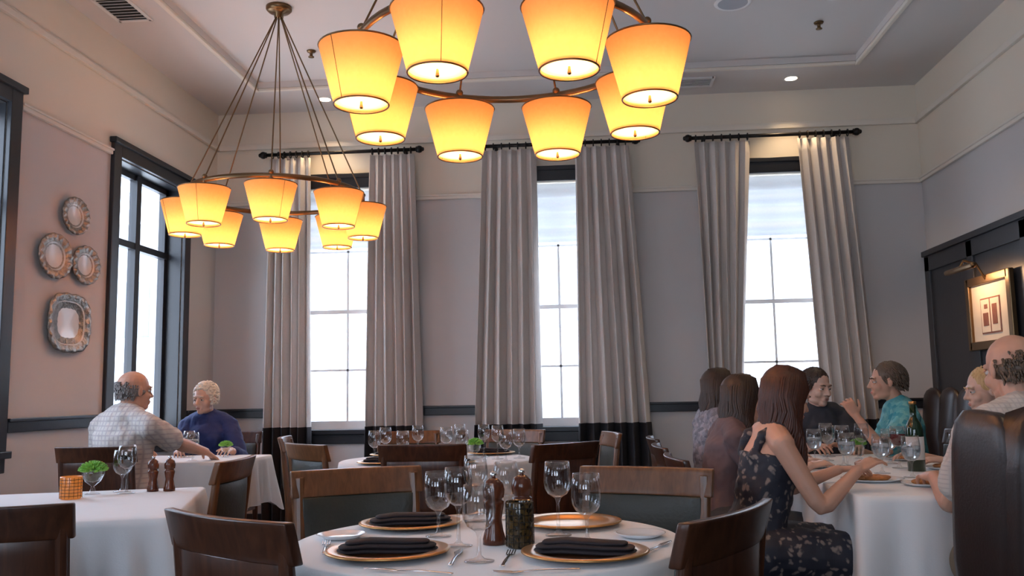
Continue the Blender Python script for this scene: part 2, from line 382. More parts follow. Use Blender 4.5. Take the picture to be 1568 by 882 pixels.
# ------------------------------------------------------------ curtains
def curtain(xt,xb,ph,name='curtain'):
    nu,nv=110,30;vs=[];fs=[];z1,z0=3.20,.02
    for v in range(nv+1):
        t=v/nv;z=z1+(z0-z1)*t
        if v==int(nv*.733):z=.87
        for u in range(nu+1):
            s=u/nu;tt=min(1,t*1.25)
            a=xt[0]+(xb[0]-xt[0])*tt;c=xt[1]+(xb[1]-xt[1])*tt
            A=.022+.03*min(1,t*3)
            w=2*math.pi*5.5*s+ph
            x=a+(c-a)*s+.006*math.sin(w*2)+.006*math.sin(5*t+s*9)*t
            y=-A*math.sin(w+.35*math.sin(3*t+s*4))-.008*math.sin(w*.5+2*t)
            vs.append((x,y,z))
    mi=[]
    for v in range(nv):
        for u in range(nu):
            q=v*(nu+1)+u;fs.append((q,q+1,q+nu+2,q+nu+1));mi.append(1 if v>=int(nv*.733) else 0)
    b=MB();b.add(vs,fs,0);b.m=mi
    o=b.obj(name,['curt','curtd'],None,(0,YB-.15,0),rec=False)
    s=o.modifiers.new('sol','SOLIDIFY');s.thickness=.004
    r=MB()
    for k in range(7):
        x=xt[0]+.02+(xt[1]-xt[0]-.04)*k/6
        pts=[(x,.026*math.cos(g*math.pi/8),3.235+.028*math.sin(g*math.pi/8)) for g in range(17)]
        r.tube(pts,.005,0,6,side=(1,0,0),flat=True)
    r.obj('curtain_rings',['rod'],o)
for xt,xb,ph in [((-2.72,-2.36),(-2.74,-2.33),0),((-1.83,-1.45),(-1.86,-1.38),1),((-.84,-.38),(-.94,-.37),2),((-.05,.40),(-.08,.52),.5),((.95,1.42),(1.0,1.24),1.5),((1.81,2.24),(1.90,2.36),2.5)]:
    curtain(xt,xb,ph)
def rod(x0,x1):
    b=MB();y=YB-.15;z=3.24
    b.tube([(x0,y,z),(x1,y,z)],.016,0,12,flat=True)
    for x,s in ((x0,-1),(x1,1)):
        b.ell((x+s*.025,y,z),(.032,.032,.032));b.ell((x+s*.055,y,z),(.012,.018,.018));b.tube([(x-.004,y,z),(x+.004,y,z)],.026,flat=True)
    for x in (x0+.12,x1-.12):
        b.tube([(x,y,z),(x,YB-.01,z-.01)],.009,0,8);b.box((x,YB-.006,z-.01),(.03,.012,.09))
    b.obj('curtain_rod',['rod'])
for a,c in ((-2.76,-1.42),(-.86,.44),(.93,2.27)):rod(a,c)

# ------------------------------------------------------------ chandeliers
def diffm():
    m=bpy.data.materials.new('frosted_diffuser');m.use_nodes=True;n=m.node_tree.nodes;l=m.node_tree.links;n.remove(n['Principled BSDF'])
    ns=n.new('ShaderNodeTexNoise');ns.inputs['Scale'].default_value=20
    mx=n.new('ShaderNodeMix');mx.data_type='RGBA';mx.inputs[6].default_value=(.95,.80,.55,1);mx.inputs[7].default_value=(1,.85,.6,1);l.new(ns.outputs['Fac'],mx.inputs[0])
    t=n.new('ShaderNodeBsdfTranslucent');l.new(mx.outputs[2],t.inputs[0])
    tp=n.new('ShaderNodeBsdfTransparent');s=n.new('ShaderNodeMixShader');s.inputs[0].default_value=.35
    l.new(t.outputs[0],s.inputs[1]);l.new(tp.outputs[0],s.inputs[2]);l.new(s.outputs[0],n['Material Output'].inputs[0]);return m
M['diff']=diffm()
def chandelier(cx,cy,phase,R=.56,zr=2.43):
    e=empty('chandelier',(cx,cy,0))
    b=MB();zt=ZC+.05
    b.lathe([(0,zt),(.085,zt),(.085,zt-.02),(.07,zt-.035),(.03,zt-.045),(.03,zt-.075),(0,zt-.08)])
    n=8
    ring=[(R*math.cos(2*math.pi*k/64),R*math.sin(2*math.pi*k/64),zr) for k in range(65)]
    b.tube(ring,[(.010,.016)]*65,0,8,flat=True)
    for k in range(n):
        a=math.radians(phase+45*k);c,s=math.cos(a),math.sin(a)
        b.tube([(.02*c,.02*s,zt-.075),(R*c,R*s,zr+.012)],.0045,0,6)
        b.tube([(R*c,R*s,zr+.02),(R*c,R*s,zr-.06)],.011,0,8)
        b.tube([(R*c,R*s,zr-.05),(R*c,R*s,zr-.12)],.016,0,10)
        b.ell((R*c,R*s,zr+.02),.016)
        for g in range(3):
            q=a+g*2.094;b.tube([(R*c,R*s,zr-.062),(R*c+.146*math.cos(q),R*s+.146*math.sin(q),zr-.062)],.0025,0,5)
        b.tube([(R*c,R*s,zr-.25),(R*c,R*s,zr-.28)],[.004,.007],0,8)
    b.obj('frame',['bronze'],e)
    sh=MB();tr=MB();bu=MB();df=MB()
    z1,z0=zr-.055,zr-.27
    for k in range(n):
        a=math.radians(phase+45*k);o=V((R*math.cos(a),R*math.sin(a),0))
        sh.lathe([(.098+.055*t/4,z0+(z1-z0)*t/4) for t in range(5)],o,0,40)
        for r,z in ((.098,z0),(.153,z1)):
            tr.tube([(o.x+r*math.cos(2*math.pi*t/40),o.y+r*math.sin(2*math.pi*t/40),z) for t in range(41)],.0035,0,5,flat=True)
        q=a+.6;tr.tube([(o.x+.0985*math.cos(q),o.y+.0985*math.sin(q),z0),(o.x+.1535*math.cos(q),o.y+.1535*math.sin(q),z1)],.0012,0,5,flat=True)
        df.lathe([(0,z0+.012),(.096,z0+.012)],o,0,32)
        bu.ell(o+V((0,0,zr-.155)),(.024,.024,.034),None,0,12,8)
        L=bpy.data.lights.new('bulb_light','POINT');L.energy=4.6;L.color=(1,.58,.28);L.shadow_soft_size=.03
        lo=bpy.data.objects.new('bulb_light',L);SC.collection.objects.link(lo);lo.parent=e;lo.location=(o.x,o.y,zr-.205)
    sh.obj('shades',['shade'],e,rec=False);tr.obj('shade_trim',['bronze'],e);bu.obj('bulbs',['bulb'],e);df.obj('diffusers',['diff'],e,rec=False)
chandelier(-1.99,5.57,16.4)
chandelier(-.28,3.30,26.5)

# ------------------------------------------------------------ ceiling fixtures
def down(x,y,z=ZC):
    e=empty('recessed_downlight',(x,y,z));b=MB()
    b.lathe([(.048,.0),(.065,-.004),(.068,0)]);b.obj('trim_ring',['white'],e)
    b=MB();b.lathe([(0,-.002),(.048,-.002)]);b.obj('lamp_disc',['down'],e)
    L=bpy.data.lights.new('spot','SPOT');L.energy=30;L.color=(1,.72,.42);L.spot_size=math.radians(95);L.spot_blend=.6;L.shadow_soft_size=.05
    o=bpy.data.objects.new('spot',L);SC.collection.objects.link(o);o.parent=e;o.location=(0,0,-.02)
down(1.75,7.30);down(-2.19,7.30);down(1.72,5.85,ZC+.05);down(1.72,2.6,ZC+.05)
def sprk(x,y):
    b=MB();b.lathe([(0,0),(.035,0),(.03,-.01),(.012,-.014),(.012,-.04),(.022,-.045),(.022,-.05),(0,-.05)]);b.obj('sprinkler_head',['bronze'],None,(x,y,ZC+.049))
sprk(1.72,6.28);sprk(-2.01,6.34)
M['spk']=mat('speaker_grille',(.35,.35,.38),.6)
b=MB();b.lathe([(0,-.006),(.10,-.006),(.115,-.010),(.125,0)],mis=[1,0,0]);b.obj('ceiling_speaker',['white','spk'],None,(1.05,5.87,ZC+.049))
def vent(x,y,w,d):
    b=MB();b.bx(-w/2,w/2,-d/2,d/2,-.006,0,1)
    for s in(-1,1):
        b.bx(s*w/2-.012,s*w/2+.012,-d/2-.012,d/2+.012,-.012,0);b.bx(-w/2,w/2,s*d/2-.012,s*d/2+.012,-.012,0)
    n=8
    for k in range(1,n):b.box((0,-d/2+d*k/n,-.008),(w,.012,.004),Matrix.Rotation(.5,3,'X'))
    b.obj('air_vent',['white','black'],None,(x,y,ZC-.0005))
vent(-2.97,5.36,.22,.34);vent(.95,7.27,.30,.2)

# ------------------------------------------------------------ wall plates
def plate(y,z,r,sq=False):
    e=empty('wall_plate',(XL+.012,y,z));b=MB();n=64
    A,B=(.70,.76) if sq else (.58,.64)
    rings=[(0,.008),(A,.008),(B,.016),((B+1)/2-.02,.024),(.93,.030),(1.0,.024),(1.0,.016),(.0,.0)]
    vs=[];fs=[]
    for i,(q,h) in enumerate(rings):
        for j in range(n):
            a=2*math.pi*j/n
            k=1+ (.035*abs(math.sin(a*8)) if q>.85 else 0)
            if sq:
                c,s=math.cos(a),math.sin(a);p=3
                k*=(abs(c)**p+abs(s)**p)**(-1/p)*.96
            hh=h+(.007*math.sin(a*16) if i in(3,4) else 0)
            vs.append((hh,q*r*k*math.cos(a)*1.25,q*r*k*math.sin(a)))
    for i in range(len(rings)-1):
        for j in range(n):
            k=(j+1)%n;fs.append((i*n+j,i*n+k,(i+1)*n+k,(i+1)*n+j))
    b.add(vs,fs)
    for j in range(n*2):b.m[j]=1
    b.obj('plate',['silver','plc'],e)
plate(5.37,2.30,.118);plate(5.17,2.01,.138);plate(5.51,2.00,.125);plate(5.35,1.61,.19,True)

# ------------------------------------------------------------ wall art w/ picture lamp
e=empty('framed_picture',(XR-.03,6.42,1.63));b=MB();w,h=.64,.46
for s in(-1,1):
    b.bx(-.035,0,s*w/2-.03,s*w/2+.03,-h/2-.03,h/2+.03);b.bx(-.035,0,-w/2,w/2,s*h/2-.03,s*h/2+.03)
b.obj('frame',['bronze'],e,bevel=.006)
b=MB();b.bx(-.012,0,-w/2,w/2,-h/2,h/2,0);b.bx(-.016,-.012,-.15,.15,-.15,.10,1)
for y,z,a,c in [(-.074,-.025,.13,.23),(.074,-.025,.13,.23)]:b.bx(-.018,-.016,y-a/2,y+a/2,z-c/2,z+c/2,0)
for y,z,a,c in [(-.07,-.02,.07,.14),(.07,-.05,.08,.09),(.06,.04,.05,.03)]:b.bx(-.020,-.018,y-a/2,y+a/2,z-c/2,z+c/2,1)
b.obj('canvas',['matb','art'],e)
b=MB();b.tube([(-.035,0,h/2),(-.09,0,h/2+.11),(-.17,0,h/2+.13),(-.2,0,h/2+.08)],.008,0,8);b.tube([(-.2,-.22,h/2+.07),(-.2,.22,h/2+.07)],.021,0,12);b.obj('picture_lamp',['bronze'],e)
L=bpy.data.lights.new('picture_light','AREA');L.shape='RECTANGLE';L.size=.38;L.size_y=.03;L.energy=3;L.color=(1,.58,.30)
o=bpy.data.objects.new('picture_light',L);SC.collection.objects.link(o);o.parent=e;o.location=(-.19,0,h/2+.04);o.rotation_euler=V((.19,0,-.30)).to_track_quat('-Z','Y').to_euler()

# ------------------------------------------------------------ chairs
def chairmesh(wd='wood',solid=True):
    b=MB();W=.43;H=.88
    for s in(-1,1):
        x=s*(W/2-.022)
        b.tube([(x,.00,0),(x,.03,.25),(x,.035,.45),(x,.015,.65),(x,-.012,H-.02)],[(.017,.019),(.019,.021),(.021,.024),(.020,.018),(.019,.014)],0,8,side=(1,0,0),flat=True,sm=False)
        b.tube([(x*.97,.43,.40),(x*.97,.435,0)],[.021,.014],0,8,flat=True,sm=False)
        b.bx(x-.01,x+.01,.05,.42,.33,.40,0)
    b.bx(-W/2+.03,W/2-.03,.42,.44,.33,.40,0);b.bx(-W/2+.03,W/2-.03,.02,.045,.33,.42,0)
    for s in(-1,1):b.bx(s*(W/2-.022)-.008,s*(W/2-.022)+.008,.03,.43,.16,.185,0)
    b.bx(-W/2+.03,W/2-.03,.22,.24,.16,.185,0)
    def slab(z0,z1,y0,y1,th,mi,w,bulge=0,n=12,nz=6,dy=0):
        vs=[];fs=[]
        for side in(0,1):
            for i in range(n+1):
                u=-1+2*i/n
                for k in range(nz+1):
                    t=k/nz;z=z0+(z1-z0)*t;yc=y0+(y1-y0)*t-.028*(1-u*u)+dy
                    o=th/2+bulge*(1-u**4)*(1-(2*t-1)**4)
                    vs.append((u*w/2,yc+(o if side else -o),z))
        m=(n+1)*(nz+1)
        for i in range(n):
            for k in range(nz):
                q=i*(nz+1)+k;fs.append((q,q+1,q+nz+2,q+nz+1));fs.append((m+q,m+q+nz+1,m+q+nz+2,m+q+1))
        for i in range(n):
            q=i*(nz+1);fs.append((q,q+nz+1,m+q+nz+1,m+q));q+=nz;fs.append((q,m+q,m+q+nz+1,q+nz+1))
        for k in range(nz):
            fs.append((k,m+k,m+k+1,k+1));q=n*(nz+1)+k;fs.append((q,q+1,m+q+1,m+q))
        b.add(vs,fs,mi,True)
    slab(H-.085,H,.005,-.018,.026,0,W+.012)
    if solid:
        slab(.55,H-.085,.024,.006,.014,1,W-.06,.007,dy=.009)
        slab(.54,H-.08,.024,.004,.010,0,W-.04,0,dy=-.008)
    else:slab(.55,H-.085,.022,.004,.018,1,W-.06,.009)
    slab(.51,.56,.034,.022,.024,0,W-.05)
    vs=[];fs=[]
    prof=[(.0,.395),(.97,.395),(1.0,.41),(1.0,.435),(.95,.455),(.6,.467),(.0,.470)]
    for r,z in prof:
        for j in range(32):
            a=2*math.pi*j/32;c,s=math.cos(a),math.sin(a);k=(abs(c)**6+abs(s)**6)**(-1/6)
            vs.append((r*k*c*(W/2+.008),.245+r*k*s*.215,z))
    for i in range(len(prof)-1):
        for j in range(32):
            k=(j+1)%32;fs.append((i*32+j,i*32+k,(i+1)*32+k,(i+1)*32+j))
    b.add(vs,fs,1,True)
    return b.mesh('dining_chair',[wd,'green'])
CH=chairmesh('wood',True);CHO=chairmesh('woodo',False)
def chair(x,y,f,me=None):
    return mkobj('dining_chair',me or CH,None,(x,y,0),math.atan2(-f[0],f[1]),.004)
chair(-.77,2.98,(.45,-.89),CHO);chair(.17,2.90,(-.38,-.92),CHO)
chair(-.750,1.86,(.57,.82));chair(.265,1.885,(-.86,.51))
chair(-.82,4.43,(0,1));chair(-.12,4.40,(-.72,.70));chair(-1.46,4.62,(.72,.70),CHO);chair(-1.85,5.45,(.98,.2),CHO);chair(.12,5.45,(-.96,-.2),CHO)
chair(-1.22,6.05,(.35,-.93),CHO);chair(-.5,6.05,(-.35,-.93),CHO)
chair(-1.44,3.56,(-.995,-.06),CHO);chair(-1.44,2.02,(-.35,.94))
chair(-2.60,4.60,(.0,1));chair(-2.60,6.42,(0,-1))
chair(.34,3.40,(1,.05));chair(.34,4.10,(1,0));chair(.36,4.80,(1,0))
chair(2.02,5.12,(-1,0));chair(2.18,4.42,(-1,0));chair(1.40,5.88,(0,-1));chair(-2.95,3.5,(1,-.3))
def lchair():
    b=MB();W=.62
    def cushion(c,d,R=None,mi=0,p=5):
        vs=[];fs=[];n=28;m=14
        for i in range(m+1):
            t=math.pi*i/m
            for j in range(n):
                a=2*math.pi*j/n
                q=V((math.sin(t)*math.cos(a),math.sin(t)*math.sin(a),math.cos(t)))
                k=(abs(q.x)**p+abs(q.y)**p+abs(q.z)**p)**(-1/p);q=V((q.x*k*d[0]/2,q.y*k*d[1]/2,q.z*k*d[2]/2))
                if R is not None:q=R@q
                vs.append(q+V(c))
        for i in range(m):
            for j in range(n):
                k=(j+1)%n;fs.append((i*n+j,i*n+k,(i+1)*n+k,(i+1)*n+j))
        b.add(vs,fs,mi)
    R=Matrix.Rotation(math.radians(5),3,'X')
    cushion((0,0,.69),(W,.12,.76),R,p=9)
    cushion((0,.075,.76),(W-.14,.10,.60),R)
    for s in(-1,1):
        cushion((s*(W/2-.03),.12,.77),(.075,.26,.56),R)
        b.tube([(s*(W/2-.06),.52,.28),(s*(W/2-.05),.53,0)],[.026,.016],1,8,flat=True)
        b.tube([(s*(W/2-.06),.0,.3),(s*(W/2-.05),-.06,0)],[.026,.016],1,8,flat=True)
    cushion((0,.30,.34),(W-.02,.58,.16));cushion((0,.31,.42),(W-.12,.52,.10))
    return b
lchair().obj('leather_armchair',['leather','wood','bronze'],None,(1.41,2.60,0),math.radians(12))
def banq():
    b=MB();L=1.3
    b.bx(0,L,-.55,0,.08,.36,1);b.bx(0,L,-.12,0,.36,.98)
    for k in range(4):
        x0=k*L/4;x1=(k+1)*L/4
        b.tube([((x0+x1)/2,-.16,.5),((x0+x1)/2,-.17,.75),((x0+x1)/2,-.15,1.02)],[(L/8,.05),(L/8,.06),(L/8,.045)],0,16,side=(1,0,0))
        b.tube([((x0+x1)/2,-.5,.41),((x0+x1)/2,-.2,.41)],[(L/8,.06),(L/8,.06)],0,16,side=(1,0,0))
    b.obj('banquette',['leather','dark'],None,(2.79,7.30,0),math.radians(-90))
banq()

# ------------------------------------------------------------ tables
def drape(name,loc,rz,outline,drop,folds,amp=.03,seed=0,cor=.10):
    e=empty(name,loc,rz);b=MB();n=240;rows=[];rd=random.Random(seed);p1,p2=rd.random()*6,rd.random()*6
    ht=.75
    def ol(a,k=1):x,y=outline(a);return x*k,y*k
    for k in (0,.3,.6,.85,.985):rows.append([(*ol(2*math.pi*j/n,k),ht) for j in range(n)])
    m=14;base=max(abs(outline(0)[0]),.01),max(abs(outline(math.pi/2)[1]),.01)
    for i in range(m+1):
        t=i/m;r=[]
        for j in range(n):
            a=2*math.pi*j/n;x,y=outline(a);l=math.hypot(x,y);dx,dy=x/l,y/l
            corner=(abs(x)/base[0])**6*(abs(y)/base[1])**6 if cor else 0
            f=math.sin(folds*a+p1+.5*math.sin(2*a+p2))+.4*math.sin(folds*2.3*a+p2)
            off=.006*math.sqrt(t)+amp*t*(.5+.5*f)+.09*corner*t
            zz=ht-.004-drop*t-cor*corner*t
            r.append((x+dx*off,y+dy*off,zz))
        rows.append(r)
    vs=[p for r in rows for p in r];fs=[]
    for i in range(len(rows)-1):
        for j in range(n):
            k=(j+1)%n;fs.append((i*n+j,(i+1)*n+j,(i+1)*n+k,i*n+k))
    b.add(vs,fs);b.obj('tablecloth',['cloth'],e,rec=False)
    b=MB();b.lathe([(0,.02),(.26,.02),(.25,.05),(.05,.09),(.04,.6),(.12,.70),(.12,.735),(0,.735)]);b.obj('pedestal',['wood'],e)
    return e
def circ(r):return lambda a:(r*math.cos(a),r*math.sin(a))
def rect(w,d):
    def f(a):
        A=a%(2*math.pi);q=A/(math.pi/2);k=int(q);t=q-k
        hx,hy=w/2,d/2;tot=hx+hy;s=t*tot
        if k%2==0:x,y=(hx,s) if s<hy else (hx-(s-hy),hy)
        else:x,y=(s,hy) if s<hx else (hx,hy-(s-hx))
        sx,sy=[(1,1),(-1,1),(-1,-1),(1,-1)][k%4]
        rr=.03;ix,iy=hx-rr,hy-rr
        if x>ix and y>iy:
            l=math.hypot(x-ix,y-iy)
            if l>0:x,y=ix+(x-ix)/l*rr,iy+(y-iy)/l*rr
        return x*sx,y*sy
    return f
drape('dining_table',(-.265,2.33,0),0,circ(.50),.28,14,.045,1,0)
drape('dining_table',(-.88,5.2,0),0,circ(.56),.28,15,.05,2,0)
drape('dining_table',(-1.95,3.12,0),math.radians(18),rect(1.0,1.0),.285,19,.045,3)
drape('dining_table',(-2.48,5.5,0),0,rect(.80,.66),.285,15,.03,4)
drape('dining_table',(1.32,4.25,0),0,rect(.80,2.05),.285,23,.04,5)

# ------------------------------------------------------------ tableware
ZT=.751
def gmesh(nm,H,rb,liq=None,bowl=.5):
    b=MB();zs=H*(1-bowl)
    p=[(0,0),(.034,0),(.034,.002),(.012,.006),(.005,.014),(.004,zs-.012),(.008,zs)]
    q=[(.35,.04),(.7,.12),(.93,.27),(1,.45),(.97,.7),(.88,1)]
    bh=H-zs
    out=[(rb*r,zs+bh*t) for r,t in q];inn=[(rb*r-.0015,zs+bh*t) for r,t in reversed(q)]
    b.lathe(p+out+inn+[(0,zs+.008)],mi=0,seg=28)
    mats=['glass']
    if liq:
        lv=.62;ql=[(r,t) for r,t in q if t<lv]+[(.98,lv)]
        b.lathe([(0,zs+.009)]+[(rb*r-.002,zs+bh*t) for r,t in ql]+[(0,zs+bh*lv)],mi=1,seg=28);mats.append(liq)
    return b.mesh(nm,mats)
GW=gmesh('wine_glass',.19,.036);GG=gmesh('water_goblet',.168,.038,None,.62);GI=gmesh('water_goblet_full',.168,.038,'water',.62);GR=gmesh('wine_glass_red',.19,.036,'wine')
def glass(me,x,y,s=1,name='wine_glass'):
    o=mkobj(name,me,None,(x,y,ZT),random.random());o.scale=(s,s,s);return o
for me,x,y,nm in [(GG,-.40,2.38,'water_goblet'),(GG,-.250,2.03,'water_goblet'),(GW,-.335,2.66,'wine_glass'),(GW,-.085,2.39,'wine_glass'),(GG,-.01,2.28,'water_goblet'),(GW,-.325,2.23,'wine_glass'),(GG,-.25,2.70,'water_goblet')]:
    glass(me,x,y,1,nm)
for x,y,m_,nm in [(-1.26,5.25,GG,'water_goblet'),(-1.16,5.10,GW,'wine_glass'),(-1.07,5.15,GG,'water_goblet'),(-1.02,5.35,GW,'wine_glass'),(-.80,5.05,GW,'wine_glass'),(-.72,5.12,GG,'water_goblet'),(-.78,5.45,GW,'wine_glass'),(-.52,5.15,GW,'wine_glass'),(-.46,5.0,GG,'water_goblet'),(-.40,5.2,GG,'water_goblet'),(-.62,5.33,GW,'wine_glass')]:
    glass(m_,x,y,1,nm)
for x,y,m_,nm in [(-1.905,3.57,GG,'water_goblet'),(-1.85,3.50,GW,'wine_glass'),(-2.40,5.32,GI,'water_goblet'),(-2.55,5.6,GI,'water_goblet')]:
    glass(m_,x,y,1,nm)
for x,y,m_,nm in [(1.26,4.04,GI,'water_goblet'),(1.32,3.85,GI,'water_goblet'),(1.16,4.20,GI,'water_goblet'),(1.42,4.30,GR,'wine_glass'),(1.55,3.95,GI,'water_goblet'),(1.12,4.62,GI,'water_goblet'),(1.22,4.78,GW,'wine_glass'),(1.10,4.95,GI,'water_goblet'),(1.37,4.68,GW,'wine_glass'),(1.46,4.55,GI,'water_goblet'),(1.3,5.05,GI,'water_goblet'),(1.22,4.48,GW,'wine_glass'),(1.62,3.70,GR,'wine_glass')]:
    glass(m_,x,y,1,nm)
def charger(x,y,rim='chsil',inn='chin',nap=True,rz=0):
    e=empty('charger_plate',(x,y,ZT),rz);b=MB()
    b.lathe([(0,.004),(.085,.004),(.100,.008),(.108,.013),(.138,.017),(.146,.015),(.146,.012),(.10,.003),(.08,0),(0,0)],mis=[0,0,2,1,2,2,0,0,0],seg=48)
    b.obj('plate',[inn,rim,'gold'],e)
    if nap:
        n=MB()
        for k,(w,d,z) in enumerate([(.20,.085,.012),(.19,.075,.022),(.17,.05,.031)]):
            n.tube([(-w/2,0,z),(-w/4,.004,z+.002),(w/4,-.003,z),(w/2,.0,z)],[(.006,d/2),(.008,d/2),(.007,d/2),(.005,d/2)],0,14,side=(0,0,1))
        n.obj('napkin',['napk'],e)
charger(-.475,2.11,rz=.15);charger(-.015,2.09,rz=-.15);charger(-.510,2.56,rz=.3);charger(-.06,2.57,'gold','gold',False)
for x,y in ((-1.12,4.88),(-.75,4.83),(-1.20,5.5),(-.6,5.56)):charger(x,y)
def bread(x,y,food=False,r=.075):
    b=MB();b.lathe([(0,.004),(r*.65,.004),(r*.95,.012),(r,.012),(r*.65,0),(0,0)],seg=40)
    if food:
        for k in range(7):
            a=k*.9;b.ell((r*.35*math.cos(a),r*.35*math.sin(a),.014),(r*.26,r*.2,.010),None,1,10,8)
    b.obj('plate_of_food' if food else 'bread_plate',['china','food'],None,(x,y,ZT))
bread(-.655,2.36,r=.065);bread(.125,2.36,r=.065);bread(1.12,3.72,True,.12);bread(1.26,3.53,True,.09);bread(1.06,4.38,True,.09);bread(1.6,4.75,True,.1);bread(1.6,4.22,True,.1)
def cutlery(x,y,rz,kind='fork'):
    b=MB()
    b.tube([(0,-.095,.004),(0,-.03,.006),(0,.03,.004)],[(.006,.0018),(.004,.0018),(.0035,.002)],0,8,side=(1,0,0))
    if kind=='fork':
        b.tube([(0,.025,.004),(0,.045,.003)],[(.006,.0018),(.011,.0018)],0,8,side=(1,0,0))
        for k in(-1.5,-.5,.5,1.5):b.tube([(k*.006,.045,.003),(k*.006,.085,.007)],[.0018,.0012],0,5)
    else:b.tube([(0,.03,.004),(0,.06,.005),(.002,.11,.004)],[(.006,.0012),(.010,.0012),(.003,.001)],0,8,side=(1,0,0))
    b.obj('table_'+kind,['steel'],None,(x,y,ZT),rz)
for x,y,r,k in [(-.650,2.20,.25,'fork'),(-.308,2.06,.03,'knife'),(-.188,2.05,-.03,'fork'),(.150,2.17,-.4,'knife'),(-.40,2.76,-.9,'fork'),(-.38,1.90,1.3,'knife'),(-.12,1.90,1.8,'fork')]:cutlery(x,y,r,k)
def mill(x,y,H=.165,c='mill'):
    b=MB();s=H/.165
    b.lathe([(0,0),(.027,0),(.027,.012),(.022,.03),(.018,.055),(.021,.075),(.024,.09),(.024,.098),(.019,.10),(.019,.104),(.024,.107),(.026,.125),(.022,.142),(.012,.150),(.005,.153)],seg=28)
    b.ell((0,0,.159),.008,None,1);o=b.obj('pepper_mill',[c,'steel'],None,(x,y,ZT));o.scale=(s,s,s)
mill(-.240,2.26,.175);mill(-.175,2.34,.175);mill(-1.775,3.57,.14);mill(-1.71,3.58,.14)
def votive(x,y,r,h,mm,glow):
    b=MB();b.lathe([(0,0),(r*.85,0),(r,.006),(r,h*.5),(r,h-.004),(r*.97,h),(r*.92,h-.004),(r*.9,.008),(0,.008)],seg=32)
    rows=7
    for k in range(1,rows):
        z=h*k/rows
        b.tube([(r*1.0*math.cos(2*math.pi*t/32),r*1.0*math.sin(2*math.pi*t/32),z) for t in range(33)],.0009,1,4,flat=True)
    for k in range(16):
        a=2*math.pi*k/16;b.tube([(r*math.cos(a),r*math.sin(a),.004),(r*math.cos(a),r*math.sin(a),h-.004)],.0009,1,4,flat=True)
    if glow:b.tube([(0,0,.03),(0,0,h*.5)],r*.45,2,12)
    b.obj('votive_candle_holder',[mm,'rod','wax'],None,(x,y,ZT))
votive(-.172,2.21,.034,.11,'mosaic',False);votive(-1.975,3.32,.040,.085,'amosaic',True)
def plant(x,y,s=1):
    e=empty('succulent_arrangement',(x,y,ZT));b=MB();b.lathe([(0,0),(.03,0),(.012,.008),(.006,.03),(.03,.05),(.042,.075),(.044,.10),(.042,.10),(.028,.053),(0,.045)],seg=28);b.obj('glass_dish',['glass'],e)
    b=MB();rd=random.Random(3)
    for k in range(190):
        a=rd.random()*6.283;t=rd.random()**.6;ph=t*1.6
        d=V((math.cos(a)*math.sin(ph),math.sin(a)*math.sin(ph),math.cos(ph)*.7))
        c=V((0,0,.092));b.tube([c+d*.02,c+d*.042,c+d*.056],[.003,.006,.002],0,6)
    b.obj('leaves',['leaf'],e);e.scale=(s,s,s)
plant(-1.985,3.49,1.0);plant(-.66,5.22,.9);plant(-2.30,5.58,.8);plant(1.42,4.92,.8)
b=MB();b.lathe([(0,0),(.037,0),(.037,.18),(.03,.205),(.014,.235),(.013,.29),(.016,.292),(.016,.305),(0,.305)],seg=28,mis=[0,0,0,0,0,0,1,1]);b.lathe([(.0375,.05),(.0375,.15)],mi=2)
b.obj('wine_bottle',['bottle','gold','cloth'],None,(1.44,4.14,ZT))

